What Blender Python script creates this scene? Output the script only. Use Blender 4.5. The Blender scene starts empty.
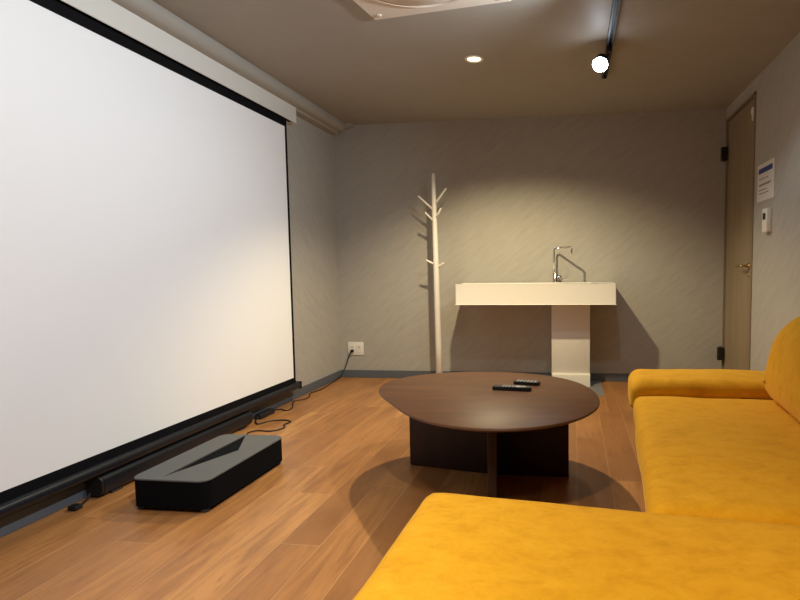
import bpy, bmesh, math, random
from mathutils import Vector, Matrix, noise
C = bpy.context.scene.collection
PI = math.pi

# ------------------------------------------------------------------ helpers
def srgb(r, g, b):
    f = lambda c: (c/255)/12.92 if c/255 <= .04045 else (((c/255)+.055)/1.055)**2.4
    return (f(r), f(g), f(b), 1)

def thing(name, label, cat, loc=(0, 0, 0), rotz=0, group=None):
    o = bpy.data.objects.new(name, None); C.objects.link(o)
    o.empty_display_size = .1
    o.location = loc; o.rotation_euler = (0, 0, rotz)
    o['label'] = label; o['category'] = cat
    if group: o['group'] = group
    return o

def tag(o, label, cat, group=None):
    o['label'] = label; o['category'] = cat
    if group: o['group'] = group
    return o

def obj(name, bm, mat, parent=None, smooth=False, label=None):
    """links bm (built in the parent's local frame) as one mesh object"""
    bmesh.ops.recalc_face_normals(bm, faces=bm.faces)
    me = bpy.data.meshes.new(name); bm.to_mesh(me); bm.free()
    mats = mat if isinstance(mat, (list, tuple)) else [mat]
    for m in mats: me.materials.append(m)
    if smooth:
        for p in me.polygons: p.use_smooth = True
    o = bpy.data.objects.new(name, me); C.objects.link(o)
    if parent: o.parent = parent
    if label: o['label'] = label
    return o

def struct(name, bm, mat, parent=None, smooth=False):
    o = obj(name, bm, mat, parent, smooth)
    if not parent: o['kind'] = 'structure'
    return o

def autosmooth(o, ang=35):
    me = o.data
    for p in me.polygons: p.use_smooth = True
    bm = bmesh.new(); bm.from_mesh(me)
    for e in bm.edges:
        if len(e.link_faces) == 2 and e.calc_face_angle(0) > math.radians(ang): e.smooth = False
    bm.to_mesh(me); bm.free()
    return o

def box(bm, lo, hi, bev=0, seg=2, mi=0, M=None):
    r = bmesh.ops.create_cube(bm, size=1)
    vs = r['verts']
    for v in vs:
        v.co = Vector([(lo[i]+hi[i])/2 + v.co[i]*(hi[i]-lo[i]) for i in range(3)])
    fs = set(f for v in vs for f in v.link_faces)
    if bev:
        es = list(set(e for v in vs for e in v.link_edges))
        rr = bmesh.ops.bevel(bm, geom=es, offset=bev, segments=seg, affect='EDGES', profile=.5)
        vs = list(set(v for f in rr['faces'] for v in f.verts) | set(v for v in vs if v.is_valid))
        fs = set(f for v in vs for f in v.link_faces)
    for f in fs: f.material_index = mi
    if M:
        for v in vs: v.co = M @ v.co
    return vs

def frame_for(d):
    d = d.normalized()
    a = Vector((0, 0, 1)) if abs(d.z) < .9 else Vector((1, 0, 0))
    x = d.cross(a).normalized(); y = d.cross(x).normalized()
    return x, y

def tube(bm, pts, r, n=12, cap=True, mi=0):
    pts = [Vector(p) for p in pts]
    rs = r if isinstance(r, (list, tuple)) else [r]*len(pts)
    rings = []; px = None
    for i, p in enumerate(pts):
        d = (pts[min(i+1, len(pts)-1)] - pts[max(i-1, 0)])
        if px is None: x, y = frame_for(d)
        else:
            dn = d.normalized(); x = (px - dn*px.dot(dn)).normalized(); y = dn.cross(x).normalized()
        px = x
        rings.append([bm.verts.new(p + (x*math.cos(2*PI*k/n) + y*math.sin(2*PI*k/n))*rs[i]) for k in range(n)])
    for a, b in zip(rings, rings[1:]):
        for k in range(n):
            f = bm.faces.new((a[k], a[(k+1) % n], b[(k+1) % n], b[k])); f.material_index = mi
    if cap:
        for rg in (rings[0], rings[-1]):
            f = bm.faces.new(rg); f.material_index = mi

def smoothpath(pts, sub=8):
    pts = [Vector(p) for p in pts]; out = []
    P = [pts[0]] + pts + [pts[-1]]
    for i in range(1, len(P)-2):
        a, b, c, d = P[i-1:i+3]
        for k in range(sub):
            t = k/sub
            out.append(.5*((2*b) + (c-a)*t + (2*a-5*b+4*c-d)*t*t + (3*b-a-3*c+d)*t**3))
    out.append(pts[-1]); return out

def prism(bm, poly, axis, a, b, mi=0):
    """poly of 2-D points extruded along axis from a to b; axis 'y' -> (x,z), 'z' -> (x,y), 'x' -> (y,z)"""
    def P(p, t):
        return {'y': (p[0], t, p[1]), 'z': (p[0], p[1], t), 'x': (t, p[0], p[1])}[axis]
    A = [bm.verts.new(P(p, a)) for p in poly]; B = [bm.verts.new(P(p, b)) for p in poly]
    fs = [bm.faces.new(A), bm.faces.new(B)]
    for i in range(len(poly)):
        j = (i+1) % len(poly); fs.append(bm.faces.new((A[i], A[j], B[j], B[i])))
    for f in fs: f.material_index = mi
    return A, B, fs

def lathe(bm, prof, n=32, M=Matrix(), mi=0):
    """prof: list of (r,z) ; r=0 closes"""
    rings = []
    for r, z in prof:
        if r < 1e-6: rings.append([bm.verts.new(M @ Vector((0, 0, z)))])
        else: rings.append([bm.verts.new(M @ Vector((r*math.cos(2*PI*k/n), r*math.sin(2*PI*k/n), z))) for k in range(n)])
    for a, b in zip(rings, rings[1:]):
        for k in range(n):
            if len(a) == 1 and len(b) == 1: continue
            if len(a) == 1: f = bm.faces.new((a[0], b[k], b[(k+1) % n]))
            elif len(b) == 1: f = bm.faces.new((a[k], a[(k+1) % n], b[0]))
            else: f = bm.faces.new((a[k], a[(k+1) % n], b[(k+1) % n], b[k]))
            f.material_index = mi

def roundpoly(w, h, r, n=8, cx=0, cy=0):
    out = []
    for sx, sy, a0 in ((1, 1, 0), (-1, 1, 90), (-1, -1, 180), (1, -1, 270)):
        for k in range(n+1):
            a = math.radians(a0+90*k/n)
            out.append((cx+sx*(w/2-r)+r*math.cos(a), cy+sy*(h/2-r)+r*math.sin(a)))
    return out

def cushion_bm(lo, hi, r, crown=0.0, wob=.004, n=26, seed=0, side_crown=0.0, shape=None):
    """a soft upholstered block: rounded box with radius r, crowned faces and gentle unevenness"""
    lo, hi = Vector(lo), Vector(hi); c = (lo+hi)/2; h = (hi-lo)/2
    bm = bmesh.new(); bmesh.ops.create_cube(bm, size=2)
    bmesh.ops.subdivide_edges(bm, edges=bm.edges, cuts=n, use_grid_fill=True)
    rr = Vector((min(r, h.x), min(r, h.y), min(r, h.z)))
    for v in bm.verts:
        u = v.co.copy()
        # concentrate samples in the rounded border
        g = Vector([math.copysign(abs(t)**.8, t) for t in u])
        p = Vector([g[i]*h[i] for i in range(3)])
        q = Vector([max(-(h[i]-rr[i]), min(h[i]-rr[i], p[i])) for i in range(3)])
        d = p-q
        e = Vector([d[i]/rr[i] if rr[i] > 0 else 0 for i in range(3)])
        m = max(abs(e.x), abs(e.y), abs(e.z))
        if e.length > 0:
            e = e*(m/e.length)
            p = q+Vector([e[i]*rr[i] for i in range(3)])
        fx, fy, fz = p.x/h.x, p.y/h.y, p.z/h.z
        cr = (1-fx*fx)*(1-fy*fy)
        p.z += crown*cr*(fz if fz > 0 else 0)
        p.x += side_crown*(1-fy*fy)*(1-fz*fz)*fx
        p.y += side_crown*(1-fx*fx)*(1-fz*fz)*fy
        w = c+p
        if shape: w = shape(w, fx, fy, fz)
        k = w*3.2+Vector((seed*7.1, seed*3.3, seed*1.7))
        nz = Vector((noise.noise(k), noise.noise(k+Vector((9, 2, 4))), noise.noise(k+Vector((1, 8, 5)))))
        k2 = k*3.1
        nz2 = Vector((noise.noise(k2), noise.noise(k2+Vector((9, 2, 4))), noise.noise(k2+Vector((1, 8, 5)))))
        v.co = w+nz*wob+nz2*wob*.35
    return bm

# ------------------------------------------------------------------ materials
def mat(name, col, rough=.6, metal=0, spec=.5, **kw):
    m = bpy.data.materials.new(name); m.use_nodes = True
    b = m.node_tree.nodes['Principled BSDF']
    b.inputs['Base Color'].default_value = col; b.inputs['Roughness'].default_value = rough
    b.inputs['Metallic'].default_value = metal; b.inputs['Specular IOR Level'].default_value = spec
    for k, v in kw.items(): b.inputs[k].default_value = v
    return m

class NT:
    def __init__(s, m): s.t = m.node_tree; s.b = s.t.nodes['Principled BSDF']
    def n(s, typ, **kw):
        x = s.t.nodes.new(typ)
        for k, v in kw.items(): setattr(x, k, v)
        return x
    def l(s, a, b): s.t.links.new(a, b)
    def math(s, op, a, b=None, clamp=False):
        x = s.n('ShaderNodeMath', operation=op, use_clamp=clamp)
        for i, v in enumerate((a, b)):
            if v is None: continue
            if isinstance(v, (int, float)): x.inputs[i].default_value = v
            else: s.l(v, x.inputs[i])
        return x.outputs[0]
    def coord(s, scale=(1, 1, 1), rot=(0, 0, 0)):
        tc = s.n('ShaderNodeTexCoord'); mp = s.n('ShaderNodeMapping')
        mp.inputs['Scale'].default_value = scale; mp.inputs['Rotation'].default_value = rot
        s.l(tc.outputs['Object'], mp.inputs['Vector']); return mp.outputs[0]
    def noise(s, vec, scale, detail=4, rough=.5, dist=0):
        x = s.n('ShaderNodeTexNoise'); x.inputs['Scale'].default_value = scale
        x.inputs['Detail'].default_value = detail; x.inputs['Roughness'].default_value = rough
        x.inputs['Distortion'].default_value = dist
        s.l(vec, x.inputs['Vector']); return x.outputs['Fac']
    def ramp(s, fac, stops):
        x = s.n('ShaderNodeValToRGB'); e = x.color_ramp.elements
        while len(e) < len(stops): e.new(.5)
        for i, (p, c) in enumerate(stops): e[i].position = p; e[i].color = c
        s.l(fac, x.inputs['Fac']); return x.outputs['Color']
    def mix(s, fac, a, b, typ='MIX'):
        x = s.n('ShaderNodeMix', data_type='RGBA', blend_type=typ)
        for sock, v in ((x.inputs[0], fac), (x.inputs[6], a), (x.inputs[7], b)):
            if isinstance(v, (int, float)): sock.default_value = v
            elif isinstance(v, tuple): sock.default_value = v
            else: s.l(v, sock)
        return x.outputs[2]
    def bump(s, h, strength, dist=.01):
        x = s.n('ShaderNodeBump'); x.inputs['Strength'].default_value = strength
        x.inputs['Distance'].default_value = dist
        s.l(h, x.inputs['Height']); s.l(x.outputs[0], s.b.inputs['Normal'])
    def color(s, c): s.l(c, s.b.inputs['Base Color'])

def plaster(name, col, col2, rot, bump=.35):
    m = mat(name, col, .8, spec=.25); t = NT(m)
    v = t.coord((1, 1, 1), rot)
    mp = t.n('ShaderNodeMapping'); mp.inputs['Scale'].default_value = (2.2, 2.2, 13.0); t.l(v, mp.inputs['Vector']); v = mp.outputs[0]
    a = t.noise(v, 2.4, 9, .66, .3)
    b = t.noise(t.coord((1, 1, 1)), .9, 2)
    c = t.ramp(a, [(.3, col2), (.62, col)])
    c = t.mix(t.math('MULTIPLY', b, .25), c, col2)
    t.color(c); t.bump(a, bump, .012)
    return m
WALL = srgb(175, 170, 160); WALL2 = srgb(164, 159, 149)
M_wall_back = plaster('wall_paper_back', WALL, WALL2, (0, math.radians(38), 0), .22)
M_wall_side = plaster('wall_paper_side', WALL, WALL2, (math.radians(38), 0, 0), .15)
M_ceiling = plaster('ceiling_paper', srgb(163, 158, 148), srgb(158, 153, 143), (0, 0, 0), .04)
M_ceiling.node_tree.nodes['Principled BSDF'].inputs['Roughness'].default_value = .55

def floor_mat():
    m = mat('plank_floor', srgb(170, 115, 65), .36, spec=.45); t = NT(m)
    tc = t.n('ShaderNodeTexCoord'); sp = t.n('ShaderNodeSeparateXYZ'); t.l(tc.outputs['Object'], sp.inputs[0])
    X, Y = sp.outputs[0], sp.outputs[1]
    u = t.math('DIVIDE', t.math('ADD', X, 2.053+.148*40), .148)
    row = t.math('FLOOR', u); fu = t.math('FRACT', u)
    wn = t.n('ShaderNodeTexWhiteNoise', noise_dimensions='1D'); t.l(row, wn.inputs['W'])
    w = t.math('ADD', t.math('DIVIDE', Y, 1.22), t.math('MULTIPLY', wn.outputs['Value'], 7.3))
    pid = t.math('FLOOR', w); fw = t.math('FRACT', w)
    cb = t.n('ShaderNodeCombineXYZ'); t.l(row, cb.inputs[0]); t.l(pid, cb.inputs[1])
    wn2 = t.n('ShaderNodeTexWhiteNoise', noise_dimensions='3D'); t.l(cb.outputs[0], wn2.inputs['Vector'])
    # grain, different on every plank
    gx = t.math('ADD', t.math('MULTIPLY', X, 1.0), t.math('MULTIPLY', row, 3.7))
    gy = t.math('ADD', t.math('MULTIPLY', Y, .10), t.math('MULTIPLY', pid, 5.1))
    cv = t.n('ShaderNodeCombineXYZ'); t.l(gx, cv.inputs[0]); t.l(gy, cv.inputs[1])
    g1 = t.noise(cv.outputs[0], 16, 6, .6, 1.2)
    g2 = t.noise(cv.outputs[0], 75, 4, .6, .4)
    gxb = t.math('MULTIPLY', gx, .45); cv2 = t.n('ShaderNodeCombineXYZ'); t.l(gxb, cv2.inputs[0]); t.l(t.math('MULTIPLY', gy, 3.0), cv2.inputs[1])
    g3 = t.noise(cv2.outputs[0], 7, 3, .5, .8)
    base = t.ramp(wn2.outputs['Value'], [(0, srgb(134, 88, 48)), (.35, srgb(156, 106, 58)), (.7, srgb(174, 121, 68)), (1, srgb(192, 140, 82))])
    c = t.mix(t.math('MULTIPLY', t.ramp(g1, [(.36, (1,1,1,1)), (.60, (0,0,0,1))]), .72), base, srgb(116, 72, 38))
    c = t.mix(t.math('MULTIPLY', g3, .5), c, srgb(206, 144, 86))
    lines = t.math('GREATER_THAN', g2, .60)
    c = t.mix(t.math('MULTIPLY', lines, .22), c, srgb(110, 64, 36))
    # seams between boards: bevel highlight painted in as a pale line
    du = t.math('MINIMUM', fu, t.math('SUBTRACT', 1.0, fu)); dw = t.math('MINIMUM', fw, t.math('SUBTRACT', 1.0, fw))
    s1 = t.math('LESS_THAN', t.math('MULTIPLY', du, .148), .0016)
    s2 = t.math('LESS_THAN', t.math('MULTIPLY', dw, 1.22), .0016)
    s = t.math('MAXIMUM', s1, s2)
    c = t.mix(t.math('MULTIPLY', s, .35), c, srgb(218, 168, 118))
    t.color(c)
    t.l(t.math('ADD', .33, t.math('MULTIPLY', g1, .16)), t.b.inputs['Roughness'])
    t.bump(t.math('SUBTRACT', t.math('MULTIPLY', g2, .25), s), .12, .002)
    return m
M_floor = floor_mat()

def wood(name, c1, c2, rough, sc=(14, 1.2, 14), coat=0, spec=.5):
    m = mat(name, c1, rough, spec=spec); t = NT(m)
    v = t.coord(sc); g = t.noise(v, 1.0, 6, .6, .8); g2 = t.noise(v, 6.0, 4, .6, .2)
    c = t.ramp(g, [(.3, c2), (.68, c1)])
    c = t.mix(t.math('MULTIPLY', t.math('GREATER_THAN', g2, .6), .15), c, c2)
    t.color(c); t.bump(g2, .05, .002)
    if coat: t.b.inputs['Coat Weight'].default_value = coat; t.b.inputs['Coat Roughness'].default_value = .3
    return m
M_walnut = wood('walnut_top', srgb(104, 67, 40), srgb(84, 53, 32), .50, (3.0, 12, 12), spec=.35)
M_walnut_leg = wood('walnut_panel', srgb(52, 29, 20), srgb(38, 22, 16), .55, (10, 10, 2.0))
M_door = wood('door_veneer', srgb(148, 130, 104), srgb(130, 113, 88), .55, (18, 18, 1.0))
M_doorframe = wood('door_frame_veneer', srgb(134, 117, 94), srgb(120, 104, 82), .55, (18, 18, 1.0))

def velvet():
    m = mat('mustard_velvet', srgb(226, 152, 20), .85, spec=.15); t = NT(m)
    v = t.coord((1, 1, 1)); a = t.noise(t.coord((1.0, 1.4, 1.2)), 15, 9, .75, .3); f = t.noise(v, 220, 2, .5)
    b = t.noise(v, 42, 5, .65, .8)
    c = t.ramp(a, [(.3, srgb(208, 148, 24)), (.5, srgb(228, 168, 34)), (.72, srgb(238, 182, 50))])
    c = t.mix(t.math('MULTIPLY', b, .35), c, srgb(198, 136, 18))
    t.color(c)
    h = t.math('ADD', t.math('MULTIPLY', b, 1.0), t.math('MULTIPLY', f, .12))
    t.bump(h, .24, .004)
    t.b.inputs['Sheen Weight'].default_value = .35; t.b.inputs['Sheen Roughness'].default_value = .45
    t.b.inputs['Sheen Tint'].default_value = srgb(255, 214, 130)
    return m
M_velvet = velvet()
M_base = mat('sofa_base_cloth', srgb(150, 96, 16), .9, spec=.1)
M_seam = mat('velvet_piping', srgb(150, 92, 16), .85, spec=.1)

M_white = mat('warm_white_lacquer', srgb(232, 226, 212), .4)
M_ceramic = mat('sink_white', srgb(238, 232, 218), .3)
M_pedestal = mat('pedestal_white', srgb(226, 220, 208), .45)
M_screen = mat('matte_screen', srgb(241, 241, 240), .85, spec=.15)
M_black = mat('black_matte', srgb(20, 21, 24), .55)
M_blackcloth = mat('black_border', srgb(17, 17, 19), .9, spec=.1)
M_bar = mat('black_satin_metal', srgb(30, 33, 40), .36, metal=.35)
M_housing = mat('screen_housing_white', srgb(216, 214, 205), .5)
M_base_board = mat('slate_baseboard', srgb(88, 94, 100), .5)
M_chrome = mat('chrome', srgb(214, 212, 208), .16, metal=1)
M_brass = mat('satin_brass', srgb(196, 168, 118), .3, metal=1)
M_plastic = mat('white_plastic', srgb(226, 222, 212), .45)
M_dark = mat('dark_slot', srgb(30, 29, 28), .6)
M_hinge = mat('dark_hinge', srgb(38, 36, 34), .5, metal=.4)
M_cable = mat('black_cable', srgb(26, 24, 24), .5)
M_grey = mat('grey_panel', srgb(150, 150, 146), .6)
M_floorplate = mat('grey_floor_plate', srgb(142, 142, 140), .4, metal=.2)
M_paper = mat('paper', srgb(216, 212, 204), .8)
M_blue = mat('printed_blue', srgb(44, 62, 128), .7)
M_ink = mat('printed_ink', srgb(80, 76, 76), .7)
M_rail = mat('dark_rail', srgb(48, 52, 60), .45, metal=.2)
M_projtop = mat('projector_top_grey', srgb(84, 85, 83), .55); 
M_projside = mat('projector_side_cloth', srgb(10, 11, 14), .85, spec=.08); _t = NT(M_projside); _t.bump(_t.noise(_t.coord(), 500, 2), .2, .001)
M_projwell = mat('projector_well', srgb(40, 39, 37), .6)
M_lensglass = mat('lens_glass', srgb(12, 12, 16), .08)
M_button = mat('remote_button', srgb(176, 178, 180), .4)
M_ac = mat('cassette_plastic', srgb(222, 212, 198), .5)

def emit(name, col, s):
    m = bpy.data.materials.new(name); m.use_nodes = True; n = m.node_tree.nodes
    n.remove(n['Principled BSDF']); e = n.new('ShaderNodeEmission'); e.inputs[0].default_value = col; e.inputs[1].default_value = s
    m.node_tree.links.new(e.outputs[0], n['Material Output'].inputs[0]); return m
M_warmlens = emit('warm_lamp', (1, .84, .42, 1), 3.5)
M_coollens = emit('cool_lamp', (.80, .90, 1, 1), 60)

# ------------------------------------------------------------------ room shell
XL, XR, YB, YF, H = -2.055, 1.204, 4.727, -1.7, 2.2
bm = bmesh.new(); box(bm, (XL-.1, YF-.1, -.1), (XR+.1, YB+.1, 0)); struct('floor', bm, M_floor)
bm = bmesh.new(); box(bm, (XL-.1, YF-.1, H), (XR+.1, YB+.1, H+.1)); struct('ceiling', bm, M_ceiling)
bm = bmesh.new(); box(bm, (XL-.1, YF, 0), (XL, YB, H)); struct('wall_left', bm, M_wall_side)
bm = bmesh.new(); box(bm, (XL-.1, YB, 0), (XR+.1, YB+.1, H)); struct('wall_back', bm, M_wall_back)
bm = bmesh.new(); box(bm, (XL-.1, YF-.1, 0), (XR+.1, YF, H)); struct('wall_front', bm, M_wall_back)
DY0, DY1, DZ = 3.985, 4.70, 2.11          # doorway in the right wall
bm = bmesh.new()
box(bm, (XR, YF, 0), (XR+.1, DY0, H)); box(bm, (XR, DY1, 0), (XR+.1, YB, H)); box(bm, (XR, DY0, DZ), (XR+.1, DY1, H))
struct('wall_right', bm, M_wall_side)

# skirting
BB = .068
def board(name, lo, hi):
    b = bmesh.new(); box(b, lo, hi, .002, 1); struct(name, b, M_base_board)
board('baseboard_left', (XL, YF, 0), (XL+.009, YB-.009, BB))
board('baseboard_back', (XL, YB-.009, 0), (XR, YB, BB))
board('baseboard_right', (XR-.009, YF, 0), (XR, DY0-.03, BB))

# duct casing running along the top of the left wall
bm = bmesh.new()
pf = [(XL, H), (-1.925, H), (-1.92, 2.185), (-1.922, 2.160), (-1.934, 2.138), (-1.955, 2.128), (-1.985, 2.125), (-1.992, 2.112), (XL, 2.108)]
prism(bm, pf, 'y', YF, 4.66)
autosmooth(struct('trim_1', bm, M_ceiling), 50)
bm = bmesh.new(); prism(bm, [(XL, H), (-1.86, H), (-1.87, 2.182), (-1.93, 2.160), (XL, 2.155)], 'y', 4.66, YB); struct('trim_2', bm, M_ceiling)

# door in the right wall, next to the far corner
door = bpy.data.objects.new('door_1', None); C.objects.link(door); door.location = (XR, (DY0+DY1)/2, 0); door['kind'] = 'structure'
def dloc(b):
    bmesh.ops.translate(b, verts=b.verts, vec=-Vector((XR, (DY0+DY1)/2, 0))); return b
bm = bmesh.new()
for y0, y1 in ((DY0, DY0+.022), (DY1-.022, DY1)): box(bm, (XR-.008, y0, 0), (XR+.1, y1, DZ), .0015, 1)
box(bm, (XR-.008, DY0, DZ-.022), (XR+.1, DY1, DZ), .0015, 1)
obj('door_frame', dloc(bm), M_doorframe, door)
bm = bmesh.new(); box(bm, (XR+.004, DY0+.027, .006), (XR+.040, DY1-.027, DZ-.028), .0015, 1); obj('door_panel', dloc(bm), M_door, door)
bm = bmesh.new()
lathe(bm, [(0, 0), (.024, 0), (.024, .007), (.021, .009), (0, .009)], 24, Matrix.Translation((XR+.004, DY0+.085, .955)) @ Matrix.Rotation(-PI/2, 4, 'Y'))
lev = smoothpath([(XR-.005, DY0+.085, .955), (XR-.042, DY0+.085, .955), (XR-.052, DY0+.095, .955), (XR-.053, DY0+.125, .956), (XR-.050, DY0+.205, .953)], 5)
tube(bm, lev, [.009]*len(lev), 10)
lathe(bm, [(0, 0), (.012, 0), (.012, .006), (0, .007)], 20, Matrix.Translation((XR+.004, DY0+.085, .89)) @ Matrix.Rotation(-PI/2, 4, 'Y'))
obj('door_handle', dloc(bm), M_brass, door, True)
for z in (1.835, .255):
    bm = bmesh.new()
    box(bm, (XR-.052, DY1-.060, z-.052), (XR-.006, DY1-.026, z+.052), .004, 2)
    tube(bm, [(XR-.024, DY1-.022, z-.056), (XR-.024, DY1-.022, z+.056)], .010, 12)
    obj('hinge', dloc(bm), M_hinge, door)
bm = bmesh.new()
M = Matrix.Translation((XR+.004, DY0+.075, 2.00)) @ Matrix.Rotation(-PI/2, 4, 'Y')
lathe(bm, [(0, 0), (.026, 0), (.028, .004), (.024, .008), (.010, .008), (.010, .003), (0, .003)], 24, M)
prism(bm, [(DY0+.053, 1.995), (DY0+.097, 1.995), (DY0+.081, 1.935), (DY0+.069, 1.935)], 'x', XR-.001, XR+.004)
obj('door_tag', dloc(bm), M_plastic, door, label='white teardrop tag with a dark hole high on the door')

# ------------------------------------------------------------------ projection screen
SX = -1.985
scr = thing('projection_screen', 'large white pull-down projection screen with black border hanging along the left wall', 'projection screen', (SX, 2.1, 2.12))
def sl(b): bmesh.ops.translate(b, verts=b.verts, vec=-Vector((SX, 2.1, 2.12))); return b
S0, S1, ZA, ZB = .60, 3.752, .186, 1.953
bm = bmesh.new()
box(bm, (XL+.002, .30, 2.014), (SX, 3.905, 2.132), .004, 2)
obj('housing', sl(bm), M_housing, scr, label='long off-white screen housing')
for y in (3.905, .285):
    bm = bmesh.new(); box(bm, (XL+.002, y, 2.012), (SX+.001, y+.015, 2.134), .003, 2); obj('end_cap', sl(bm), M_housing, scr)
bm = bmesh.new(); box(bm, (SX-.014, .36, 2.002), (SX-.004, 3.84, 2.016)); obj('slot_lip', sl(bm), M_black, scr)
bm = bmesh.new(); box(bm, (SX-.0060, S0, ZA), (SX-.0045, S1, ZB)); obj('screen_surface', sl(bm), M_screen, scr, label='blank white screen surface')
bm = bmesh.new()
for lo, hi in (((SX-.0065, S0-.028, ZB), (SX-.0040, S1+.028, 2.018)), ((SX-.0065, S1, ZA), (SX-.0040, S1+.028, ZB)),
               ((SX-.0065, S0-.028, ZA), (SX-.0040, S0, ZB)), ((SX-.0065, S0-.028, .142), (SX-.0040, S1+.028, ZA))):
    box(bm, lo, hi)
obj('border', sl(bm), M_blackcloth, scr, label='black masking border')
bm = bmesh.new()
pf = [(SX-.024, .108), (SX-.012, .099), (SX+.006, .098), (SX+.019, .107), (SX+.024, .121), (SX+.020, .136), (SX+.008, .147), (SX-.010, .148), (SX-.022, .138)]
prism(bm, pf, 'y', S0-.06, S1+.050)
autosmooth(obj('weight_bar', sl(bm), M_bar, scr, label='black rounded weight bar'), 50)
for y in (S0-.066, S1+.056):
    bm = bmesh.new(); box(bm, (SX-.026, y-.006, .096), (SX+.026, y+.006, .150), .004, 2); obj('bar_cap', sl(bm), M_black, scr)

# ------------------------------------------------------------------ soundbar on the floor behind the projector
sb = thing('soundbar', 'long black soundbar lying on the floor under the projection screen', 'soundbar', (-2.002, 2.62, 0))
bm = bmesh.new()
pf = roundpoly(.076, .086, .026, 5, 0, .050)
prism(bm, pf, 'y', -.545, .545); autosmooth(obj('body', bm, M_bar, sb), 50)
for y in (-.558, .546):
    bm = bmesh.new(); prism(bm, roundpoly(.074, .084, .026, 5, 0, .050), 'y', y, y+.012); autosmooth(obj('end_cap', bm, M_black, sb), 50)
for y in (-.47, .47):
    bm = bmesh.new(); box(bm, (-.03, y-.03, 0), (.03, y+.03, .0085), .002, 1); obj('foot', bm, M_black, sb)

# power adapter and plug
ad = thing('power_adapter', 'small black power adapter at the skirting past the far end of the soundbar', 'power adapter', (-2.005, 3.40, 0))
bm = bmesh.new(); box(bm, (-.022, -.095, .001), (.022, .075, .034), .006, 3); autosmooth(obj('body', bm, M_black, ad))
for s_ in (1, -1):
    y_ = .075 if s_ > 0 else -.095
    bm = bmesh.new(); tube(bm, [(0, y_, .017), (0, y_+s_*.018, .015)], [.006, .004], 10); obj('strain_relief', bm, M_cable, ad)
pg = thing('cable_plug', 'tiny black cable plug on the floor before the near end of the soundbar', 'plug', (-1.985, 1.955, 0))
bm = bmesh.new(); box(bm, (-.020, -.020, .001), (.018, .016, .020), .004, 2); autosmooth(obj('body', bm, M_black, pg))
bm = bmesh.new(); p = smoothpath([(0, .014, .010), (-.012, .045, .006), (-.02, .075, .012), (-.02, .09, .03)], 5); tube(bm, p, .004, 8); obj('cord', bm, M_cable, pg)

# ------------------------------------------------------------------ projector
pr = thing('projector', 'black ultra short throw projector with grey top on the wood floor before the screen', 'projector', (-1.586, 2.268, 0))
W, L, z0, z1 = .328, .605, .018, .134
pf = roundpoly(W, L, .042, 8)
bm = bmesh.new(); A, B, _ = prism(bm, pf, 'z', z0, z1-.006); autosmooth(obj('body', bm, M_projside, pr), 50)
bm = bmesh.new(); prism(bm, roundpoly(W-.05, L-.05, .035, 6), 'z', .006, z0); autosmooth(obj('underside', bm, M_black, pr), 50)
# top shell with the sunken light well
bm = bmesh.new()
top = roundpoly(W+.003, L+.003, .0435, 8)
o_ = Vector((-1.586, 2.268))
Aw = Vector((-1.626, 1.995))-o_; Bw = Vector((-1.622, 2.560))-o_; Cw = Vector((-1.520, 2.335))-o_
vb = [bm.verts.new((x, y, z1-.006)) for x, y in top]
vt = [bm.verts.new((x, y, z1-.002)) for x, y in top]
vi = [bm.verts.new((x*.985, y*.992, z1)) for x, y in top]
n_ = len(top)
for a, b in ((vb, vt), (vt, vi)):
    for k in range(n_): bm.faces.new((a[k], a[(k+1) % n_], b[(k+1) % n_], b[k]))
well = [bm.verts.new((p.x, p.y, z1)) for p in (Aw, Cw, Bw)]
es = []
for k in range(n_): es.append(bm.edges.get((vi[k], vi[(k+1) % n_])))
for k in range(3): es.append(bm.edges.new((well[k], well[(k+1) % 3])))
bmesh.ops.triangle_fill(bm, use_beauty=True, edges=es)
for f in [f for f in bm.faces if all(v in well for v in f.verts)]: bm.faces.remove(f)
obj('top_cover', bm, M_projtop, pr, label='grey top cover')
bm = bmesh.new()
w0 = [bm.verts.new((p.x, p.y, z1)) for p in (Aw, Cw, Bw)]
dv = [bm.verts.new((Aw.x*.93+Bw.x*.07+.003, Aw.y*.93+Bw.y*.07, z1-.007)), bm.verts.new((Cw.x-.012, Cw.y+.02, z1-.034)), bm.verts.new((Bw.x+.006, Bw.y-.05, z1-.038))]
for k in range(3): bm.faces.new((w0[k], w0[(k+1) % 3], dv[(k+1) % 3], dv[k]))
bm.faces.new(dv)
obj('light_well', bm, M_projwell, pr, label='dark triangular sunken light well')
bm = bmesh.new(); box(bm, (-.034, .085, z1-.034), (-.028, .165, z1-.012), .003, 2); obj('lens_window', bm, M_lensglass, pr)
for sx, sy in ((1, 1), (1, -1), (-1, 1), (-1, -1)):
    bm = bmesh.new(); lathe(bm, [(0, 0), (.015, 0), (.017, .004), (.016, .020), (0, .020)], 20, Matrix.Translation((sx*.136, sy*.274, 0)))
    obj('foot', bm, M_rail, pr, True)

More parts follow.
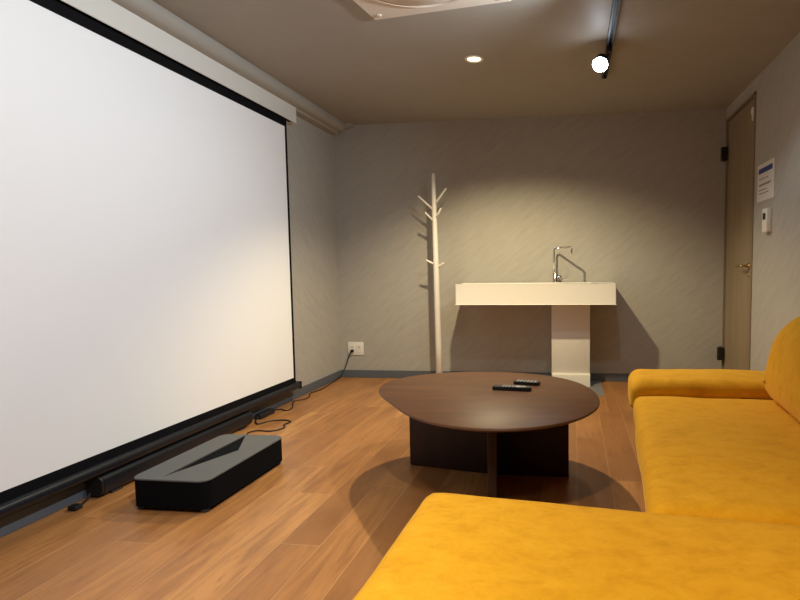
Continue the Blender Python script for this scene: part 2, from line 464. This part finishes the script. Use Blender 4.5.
# cables on the floor
def cable(name, pts, r, label, m=M_cable):
    b = bmesh.new(); tube(b, smoothpath(pts, 8), r, 8); return tag(obj(name, b, m, None, True), label, 'cable')
cable('power_cable', [(-2.005, 3.497, .016), (-1.99, 3.56, .004), (-1.93, 3.53, .004), (-1.93, 3.60, .004), (-1.985, 3.72, .004), (-2.015, 3.80, .004), (-1.97, 3.87, .004),
      (-1.975, 3.95, .004), (-2.02, 4.06, .004), (-2.00, 4.2, .004), (-2.015, 4.38, .004), (-2.035, 4.56, .006), (-2.030, 4.66, .030), (-2.0, 4.708, .11), (-1.965, 4.700, .20), (-1.938, 4.695, .238)],
      .0045, 'thin black cable snaking along the left skirting up to the wall outlet')
cable('projector_cable', [(-1.60, 2.603, .06), (-1.61, 2.68, .02), (-1.70, 2.80, .004), (-1.88, 2.98, .004), (-1.87, 3.06, .004), (-1.78, 3.06, .004), (-1.735, 3.13, .004), (-1.77, 3.20, .004), (-1.765, 3.27, .004),
      (-1.83, 3.30, .004), (-1.90, 3.27, .004), (-1.94, 3.20, .004), (-1.982, 3.24, .006), (-2.0, 3.286, .014)], .0045, 'black cable looping on the floor from the projector to the power adapter')
cable('signal_cable', [(-1.70, 2.603, .05), (-1.72, 2.65, .03), (-1.77, 2.70, .004), (-1.83, 2.72, .004), (-1.89, 2.70, .004), (-1.93, 2.66, .004), (-1.958, 2.62, .02)], .005, 'black cable arching from the back of the projector to the soundbar')

# ------------------------------------------------------------------ wall outlet
ol = thing('wall_outlet', 'white double wall outlet low on the back wall near the left corner', 'wall outlet', (-1.912, YB, .260))
bm = bmesh.new(); box(bm, (-.072, -.008, -.058), (.072, 0, .058), .003, 2); autosmooth(obj('plate', bm, M_plastic, ol))
for x in (-.032, .032):
    bm = bmesh.new(); box(bm, (x-.024, -.010, -.036), (x+.024, -.0075, .036), .001, 1); b2 = obj('socket', bm, M_plastic, ol)
    for dx in (-.007, .007):
        bm = bmesh.new(); box(bm, (x+dx-.0015, -.0108, .006), (x+dx+.0015, -.0098, .018)); obj('slot', bm, M_dark, b2)
pl = thing('power_plug', 'black power plug pushed into the white wall outlet', 'plug', (-1.938, YB-.011, .242))
bm = bmesh.new(); box(bm, (-.013, -.030, -.011), (.013, 0, .011), .004, 2); autosmooth(obj('body', bm, M_cable, pl))

# ------------------------------------------------------------------ coat rack
rk = thing('coat_rack', 'slim white tree-shaped coat rack standing by the back wall left of the sink', 'coat rack', (-1.108, YB-.20, 0))
rk.rotation_euler = (0, math.radians(-.8), 0)
bm = bmesh.new()
lathe(bm, [(0, 0), (.027, 0), (.026, .3), (.0245, .8), (.021, 1.2), (.017, 1.6), (.014, 1.720), (.011, 1.731), (.005, 1.736), (0, 1.736)], 20)
obj('pole', bm, M_white, rk, True)
bm = bmesh.new(); lathe(bm, [(0, 0), (.135, 0), (.138, .004), (.138, .014), (.132, .018), (0, .018)], 40); autosmooth(obj('base', bm, M_white, rk))
pegs = [((-.010, 0, 1.440), (-.128, -.02, 1.555)), ((.010, 0, 1.490), (.104, .01, 1.612)), ((-.010, 0, 1.350), (-.070, -.035, 1.418)), ((.010, 0, 1.370), (.064, -.03, 1.447)),
        ((-.012, 0, .995), (-.082, -.015, 1.032)), ((.012, 0, .965), (.072, -.02, 1.005)), ((0, .01, 1.30), (-.03, .10, 1.40)), ((0, .012, .93), (.01, .085, .99))]
for a, b in pegs:
    a = Vector(a); b = Vector(b); d = (b-a).normalized()
    bm = bmesh.new(); tube(bm, [a, a.lerp(b, .5), b-d*.006, b-d*.002, b], [.0095, .008, .0072, .006, .003], 12); obj('peg', bm, M_white, rk, True)

# ------------------------------------------------------------------ sink
sk = thing('pedestal_sink', 'wide white rectangular basin on a white box pedestal against the back wall', 'sink', (-.298, YB-.008, 0))
X0, X1, YD = -.622, .622, -.392
zb, zt = .672, .835
bm = bmesh.new()
prism(bm, [(X0, YD), (X1, YD), (X1, 0), (X0, 0)], 'z', zb, zt)
for f in list(bm.faces):
    if all(abs(v.co.z-zt) < 1e-6 for v in f.verts): topf = f
r = bmesh.ops.inset_region(bm, faces=[topf], thickness=.018, depth=0)
for v in topf.verts:          # hollow ends short of the back ledge and of the right-hand ledge
    if v.co.y > -.1: v.co.y = -.115
    if v.co.x > 0: v.co.x = .44
bot = bmesh.ops.extrude_discrete_faces(bm, faces=[topf])['faces'][0]
for v in bot.verts: v.co.z -= .09
c = bot.calc_center_median()
for v in bot.verts: v.co.x = c.x+(v.co.x-c.x)*.97; v.co.y = c.y+(v.co.y-c.y)*.92
ed = [e for e in bm.edges if e.calc_face_angle(0) > .5]
bmesh.ops.bevel(bm, geom=ed, offset=.006, segments=3, affect='EDGES', profile=.5)
autosmooth(obj('basin', bm, M_ceramic, sk), 40)
bm = bmesh.new(); box(bm, (.125, -.215, .085), (.432, -.002, zb+.002), .004, 2)
autosmooth(obj('pedestal', bm, M_pedestal, sk))
bm = bmesh.new(); prism(bm, [(-.255, 0), (-.012, 0), (-.012, .108), (-.215, .108), (-.245, .098), (-.258, .03)], 'x', .128, .432)
autosmooth(obj('plinth', bm, M_ceramic, sk))
bm = bmesh.new(); lathe(bm, [(0, 0), (.028, 0), (.030, .003), (.024, .004), (.020, .002), (0, .002)], 24, Matrix.Translation((0, -.25, zt-.089))); obj('drain', bm, M_chrome, sk, True)
# floor plate below
bm = bmesh.new(); box(bm, (-.33, 4.172, 0), (.232, YB-.010, .006), .002, 1)
tag(obj('floor_plate', bm, M_floorplate), 'flat light grey plate on the floor in front of the sink pedestal', 'floor plate')
# faucet
fc = thing('faucet', 'chrome square-necked faucet standing on the back ledge of the white sink', 'faucet', (-.145, YB-.065, zt))
bm = bmesh.new(); lathe(bm, [(0, 0), (.030, 0), (.030, .006), (.024, .009), (.0235, .078), (.021, .082), (0, .083)], 28); obj('body', bm, M_chrome, fc, True)
bm = bmesh.new()
pth = [(-.012, 0, .07), (-.012, 0, .22), (-.012, 0, .262)] + [(-.012+.022*(1-math.cos(a)), 0, .262+.022*math.sin(a)) for k, a in enumerate([i*PI/2/5 for i in range(1, 6)])]
pth = [(p[0], 0, p[2]) for p in pth] + [(.10, -.115, .284)] + [(.118+.014*math.sin(a), -.135-.012*math.sin(a), .266+.018*math.cos(a)) for a in [i*PI/2/5 for i in range(0, 6)]] + [(.132, -.147, .215)]
tube(bm, pth, .0078, 14); obj('spout', bm, M_chrome, fc, True)
bm = bmesh.new(); tube(bm, [(.02, 0, .045), (.046, -.01, .045)], .015, 20); h_ = obj('handle', bm, M_chrome, fc, True)
bm = bmesh.new(); p = smoothpath([(.042, -.01, .045), (.05, -.03, .030), (.072, -.045, .022), (.092, -.05, .034), (.10, -.052, .050)], 4); tube(bm, p, .0052, 10); obj('lever', bm, M_chrome, h_, True)

# ------------------------------------------------------------------ coffee table
tb = thing('coffee_table', 'round dark walnut coffee table on crossed panel legs in the middle of the floor', 'coffee table', (-.372, 2.375, 0))
bm = bmesh.new()
N = 128
def pebble(a, s=0):
    co_ = (.5115, .0400, -.0383, -.0130, -.055, -.018, .020)
    r = co_[0]+sum(co_[2*k-1]*math.cos(k*a)+co_[2*k]*math.sin(k*a) for k in range(1, 4))-s
    return r*math.cos(a)-.048, r*math.sin(a)+.105
prof = [(.110, .3660), (.040, .3760), (.008, .3865), (0, .3915), (.001, .3970), (.0045, .4000)]
rings = [[bm.verts.new((*pebble(2*PI*k/N, s), z)) for k in range(N)] for s, z in prof]
for a, b in zip(rings, rings[1:]):
    for k in range(N): bm.faces.new((a[k], a[(k+1) % N], b[(k+1) % N], b[k]))
bm.faces.new(rings[0]); bm.faces.new(rings[-1])
autosmooth(obj('table_top', bm, M_walnut, tb), 50)
def panel(p0, p1, t=.034):
    b = bmesh.new(); a = Vector(p0); e = Vector(p1); d = (e-a); n = Vector((-d.y, d.x)).normalized()*t/2
    L_ = d.length
    box(b, (0, -t/2, 0), (L_, t/2, .3665), .004, 2, M=Matrix.Translation((a.x, a.y, 0)) @ Matrix.Rotation(math.atan2(d.y, d.x), 4, 'Z'))
    return b
cx, cy = .000, .13
autosmooth(obj('leg_panel', panel((-.415, .235), (cx-.006, cy+.02)), M_walnut_leg, tb))
autosmooth(obj('leg_panel', panel((cx+.006, cy+.018), (.352, .150)), M_walnut_leg, tb))
autosmooth(obj('leg_panel', panel((.066, -.315), (-.040, cy+.34), .034), M_walnut_leg, tb))

# remotes
def remote(label, loc, rz, L_, Wd, T, layout):
    t = thing('remote_control', label, 'remote control', loc, rz)
    b = bmesh.new(); A, B, _ = prism(b, roundpoly(L_, Wd, .009, 5), 'z', .0005, T)
    es_ = [e for e in b.edges if e.calc_face_angle(0) > 1 and abs(e.verts[0].co.z-e.verts[1].co.z) < 1e-6]
    bmesh.ops.bevel(b, geom=es_, offset=.003, segments=2, affect='EDGES')
    autosmooth(obj('shell', b, M_black, t), 50)
    b = bmesh.new()
    for (x, y, r) in layout: lathe(b, [(r, T-.0005), (r, T+.0012), (r*.8, T+.0018), (0, T+.0018)], 12, Matrix.Translation((x, y, 0)))
    ob_ = obj('buttons', b, M_button, t); ob_['kind'] = 'stuff'
    return t
lay = [(.062, 0, .006), (.030, 0, .0155)] + [(x, y, .0042) for x in (.052, .006, -.010, -.024, -.038) for y in (-.012, 0, .012)]
remote('longer black remote control on the coffee table, nearer to the front edge', (-.277, 2.502, .400), math.radians(-7), .178, .042, .017, lay)
lay = [(x, y, .0048) for x in (-.045, -.028, -.011, .006, .023, .042) for y in (-.012, .003, .014)]
remote('shorter black remote control on the coffee table, lying behind the longer one', (-.219, 2.632, .400), math.radians(-14), .125, .044, .015, lay)

# ------------------------------------------------------------------ sofa
sf = thing('sectional_sofa', 'mustard yellow velvet L-shaped sectional sofa along the right wall', 'sofa', (.20, 1.30, 0), math.radians(-4.3))
def cush(name, lo, hi, r, **kw):
    lb = kw.pop('label', None)
    return obj(name, cushion_bm(lo, hi, r, **kw), M_velvet, sf, True, lb)
def seatshape(w, fx, fy, fz):
    # the upholstered front edge leans in towards the floor
    if fz < .2 and fx < 0: w = w+Vector((.045*(.2-fz), 0, 0))
    return w
cush('seat_cushion', (-.028, -.02, .215), (.80, 1.195, .396), .045, crown=.014, wob=.006, n=34, seed=1, shape=seatshape)
cush('armrest', (-.042, 1.155, .25), (.86, 1.50, .462), .058, crown=.008, wob=.006, n=30, seed=2,
     shape=lambda w, fx, fy, fz: w+Vector((max(0, .34-w.z)*.8 if fx < 0 else 0, 0, 0)))
cush('chaise_cushion', (-.580, -.86, .205), (.80, .012, .400), .048, crown=.012, wob=.005, n=36, seed=3,
     shape=lambda w, fx, fy, fz: w+Vector((max(0, -w.y)*.05 if fx < 0 else 0, -.045*(w.x+.5) if fy > 0 else 0, 0)))
def backshape(w, fx, fy, fz):
    w = w.copy(); w.x += .075*(w.z-.40)/.35-.02                     # leans back
    if fy > 0: w.z -= .10*max(0, (fy-.45)/.55)**2*(1 if w.z > .5 else 0)
    return w
cush('back_cushion', (.475, .30, .385), (.815, 1.225, .800), .15, crown=.0, wob=.010, n=30, seed=4, shape=backshape, label='plump rounded back cushion')
cush('back_cushion', (.475, -.60, .385), (.815, .285, .800), .15, crown=.0, wob=.010, n=26, seed=5, shape=backshape)
cush('backrest', (.79, -.86, .08), (.905, 1.20, .60), .05, wob=.004, n=20, seed=6)
bm = bmesh.new(); box(bm, (.16, -.02, .045), (.82, 1.16, .225), .012, 2); box(bm, (-.40, -.80, .045), (.82, -.05, .225), .012, 2); box(bm, (.14, 1.16, .045), (.82, 1.46, .27), .012, 2)
obj('base', bm, M_base, sf)
bm = bmesh.new()
tube(bm, smoothpath([(.07, 1.172, .392), (.30, 1.165, .399), (.545, 1.150, .398)], 6), .0028, 6)
obj('seam', bm, M_seam, sf, True)
for x, y in ((.22, .05), (.22, 1.36), (.74, 1.36), (.74, -.74), (-.33, -.74), (-.33, -.12)):
    bm = bmesh.new(); lathe(bm, [(0, 0), (.020, 0), (.026, .05), (0, .05)], 16, Matrix.Translation((x, y, 0))); obj('leg', bm, M_black, sf, True)

# ------------------------------------------------------------------ ceiling things
ac = thing('ceiling_air_conditioner', 'off-white ceiling air conditioner panel with a round centre, cut off by the top edge', 'air conditioner', (-.979, 2.785, H), math.radians(-8))
bm = bmesh.new()
S = .70
prism(bm, [(0, 0), (S, 0), (S, -S), (0, -S)], 'z', -.010, 0)
tf = [f for f in bm.faces if all(v.co.z < -.009 for v in f.verts)][0]
bmesh.ops.bevel(bm, geom=list(tf.edges), offset=.004, segments=2, affect='EDGES')
autosmooth(obj('panel', bm, M_ac, ac), 40)
bm = bmesh.new()
Mx = Matrix.Translation((S/2, -S/2, -.010)) @ Matrix.Rotation(PI, 4, 'X')
lathe(bm, [(.285, -.001), (.285, .004), (.279, .008), (.272, .004), (.272, .0005), (.262, .0005), (.262, .006), (.255, .010), (0, .012)], 72, Mx)
autosmooth(obj('round_grille', bm, M_ac, ac), 40)
for sx, sy in ((1, 1), (-1, 1), (1, -1), (-1, -1)):
    bm = bmesh.new(); lathe(bm, [(0, 0), (.014, 0), (.014, .003), (.009, .004), (0, .002)], 16, Matrix.Translation((S/2+sx*.305, -S/2+sy*.305, -.010)) @ Matrix.Rotation(PI, 4, 'X')); obj('screw_cap', bm, M_ac, ac, True)

dl = thing('recessed_downlight', 'small glowing warm recessed downlight in the ceiling', 'downlight', (-.586, 3.391, H))
bm = bmesh.new(); lathe(bm, [(.040, .0), (.044, -.004), (.054, -.005), (.057, 0)], 40); lathe(bm, [(.0575, -.0008), (.040, -.0008)], 40); autosmooth(obj('trim_ring', bm, M_ac, dl))
bm = bmesh.new(); lathe(bm, [(0, -.003), (.026, -.003), (.038, -.0012), (.040, -.0005)], 32); obj('lens', bm, M_warmlens, dl, True, label='glowing warm lamp face')

rl = thing('lighting_rail', 'dark lighting rail running along the ceiling towards the back wall', 'lighting rail', (.200, 3.76, H))
bm = bmesh.new()
prism(bm, [(-.017, 0), (-.017, -.030), (-.007, -.030), (-.007, -.012), (.007, -.012), (.007, -.030), (.017, -.030), (.017, 0)], 'y', -4.6, 0)
obj('track', bm, M_rail, rl)
bm = bmesh.new(); box(bm, (-.018, 0, -.031), (.018, .012, 0), .002, 1); obj('end_cap', bm, M_black, rl)

sp = thing('spotlight', 'bright cool white spotlight with black head clipped under the lighting rail', 'spotlight', (.200, 3.30, H-.030))
bm = bmesh.new(); box(bm, (-.015, -.055, -.024), (.015, .045, 0), .003, 2); obj('adapter', bm, M_black, sp)
aim = (Vector((-.15, 1.9, .7))-Vector((.17, 3.26, 2.09))).normalized()
hc = Vector((-.045, -.03, -.066))
bm = bmesh.new(); tube(bm, [(0, 0, -.022), (-.030, -.018, -.056)], .006, 10); obj('stem', bm, M_black, sp, True)
bm = bmesh.new(); tube(bm, [hc-aim*.035, hc-aim*.03, hc+aim*.035, hc+aim*.04], [.024, .030, .044, .044], 28); autosmooth(obj('head', bm, M_black, sp))
bm = bmesh.new(); Mq = Matrix.Translation(hc+aim*.041) @ aim.to_track_quat('Z', 'Y').to_matrix().to_4x4()
lathe(bm, [(.042, 0), (.038, .008), (.024, .015), (0, .018)], 28, Mq); obj('lens', bm, M_coollens, sp, True, label='dazzling white lens')

# ------------------------------------------------------------------ right wall: notice and controller
nt = thing('wall_notice', 'white paper notice with a blue heading taped to the right wall beside the door', 'notice', (XR, 3.765, 1.488))
bm = bmesh.new(); box(bm, (-.0014, -.155, -.118), (0, .155, .118)); obj('sheet', bm, M_paper, nt)
bm = bmesh.new(); box(bm, (-.0022, -.125, .058), (-.0013, .13, .090)); obj('heading', bm, M_blue, nt, label='blue heading bar')
bm = bmesh.new()
for z, a, b in ((.022, -.05, .12), (-.012, -.11, .12), (-.019, -.09, .12), (-.048, -.03, .12), (-.070, -.06, .12)): box(bm, (-.0022, a, z-.0022), (-.0013, b, z+.0022))
o = obj('text_lines', bm, M_ink, nt)
ct = thing('wall_controller', 'small white wall remote controller with dark display below the notice', 'controller', (XR, 3.668, 1.235))
bm = bmesh.new(); box(bm, (-.034, -.042, -.072), (0, .042, .072), .004, 2); autosmooth(obj('body', bm, M_plastic, ct))
bm = bmesh.new(); box(bm, (-.0352, -.024, .004), (-.0338, .026, .044), .0005, 1); obj('display', bm, M_dark, ct)
bm = bmesh.new(); box(bm, (-.0365, -.026, -.056), (-.0338, .028, -.006), .001, 1); obj('cover_flap', bm, M_plastic, ct)

# ------------------------------------------------------------------ light
def lamp(name, typ, loc, W_, col, size=.03, target=None, spot=None, blend=.5):
    d = bpy.data.lights.new(name, typ); d.energy = W_; d.color = col
    if typ in ('POINT', 'SPOT'): d.shadow_soft_size = size
    if typ == 'SPOT': d.spot_size = math.radians(spot); d.spot_blend = blend
    o = bpy.data.objects.new(name, d); C.objects.link(o); o.location = loc
    if target: o.rotation_euler = (Vector(target)-Vector(loc)).to_track_quat('-Z', 'Y').to_euler()
    return o
WARM = (1, .84, .53); COOL = (.80, .91, 1)
lamp('downlight_lamp', 'SPOT', (-.586, 3.391, H-.045), 150, WARM, .03, (-.46, 3.75, 0), 128, .6)
hl = Vector((.200, 3.30, H-.030))+hc+aim*.085
lamp('spotlight_lamp', 'SPOT', hl, 13, COOL, .028, hl+Vector((-.1, -.3, -1)), 165, .3)
# further lamps of the same kinds, outside the frame
lamp('downlight_lamp_near', 'SPOT', (-.45, .55, H-.02), 125, WARM, .03, (-.30, .55, 0), 100, .8)
lamp('spotlight_lamp_middle', 'SPOT', (.20, 2.35, 2.06), 92, COOL, .03, (-1.93, 2.5, 1.35), 128, .9)
lamp('spotlight_lamp_near', 'SPOT', (.20, .35, 2.06), 128, (.93, .96, 1), .03, (-1.9, 1.15, .85), 108, .85)

w = bpy.data.worlds.new('world'); bpy.context.scene.world = w; w.use_nodes = True
w.node_tree.nodes['Background'].inputs[0].default_value = (.05, .05, .05, 1)

# ------------------------------------------------------------------ camera
cam = bpy.data.cameras.new('camera'); co = bpy.data.objects.new('camera', cam); C.objects.link(co)
F = Vector((-0.12673939, 0.98927839, -0.07256302)); R = Vector((0.99193605, 0.12639737, -0.00930478)); U = Vector((3.324e-05, 0.0731572, 0.99732))
m = Matrix.Identity(4)
for i in range(3): m[i][0] = R[i]; m[i][1] = U[i]; m[i][2] = -F[i]; m[i][3] = (0, 0, .948264)[i]
co.matrix_world = m
cam.sensor_width = 36; cam.lens = 560/800*36; cam.shift_x = -(501.62-400)/800; cam.shift_y = (310.04-300)/800
cam.clip_start = .02
sc = bpy.context.scene; sc.camera = co
sc.view_settings.view_transform = 'Standard'; sc.view_settings.look = 'None'; sc.view_settings.gamma = 1; sc.view_settings.use_curve_mapping = False
sc.view_settings.exposure = 0
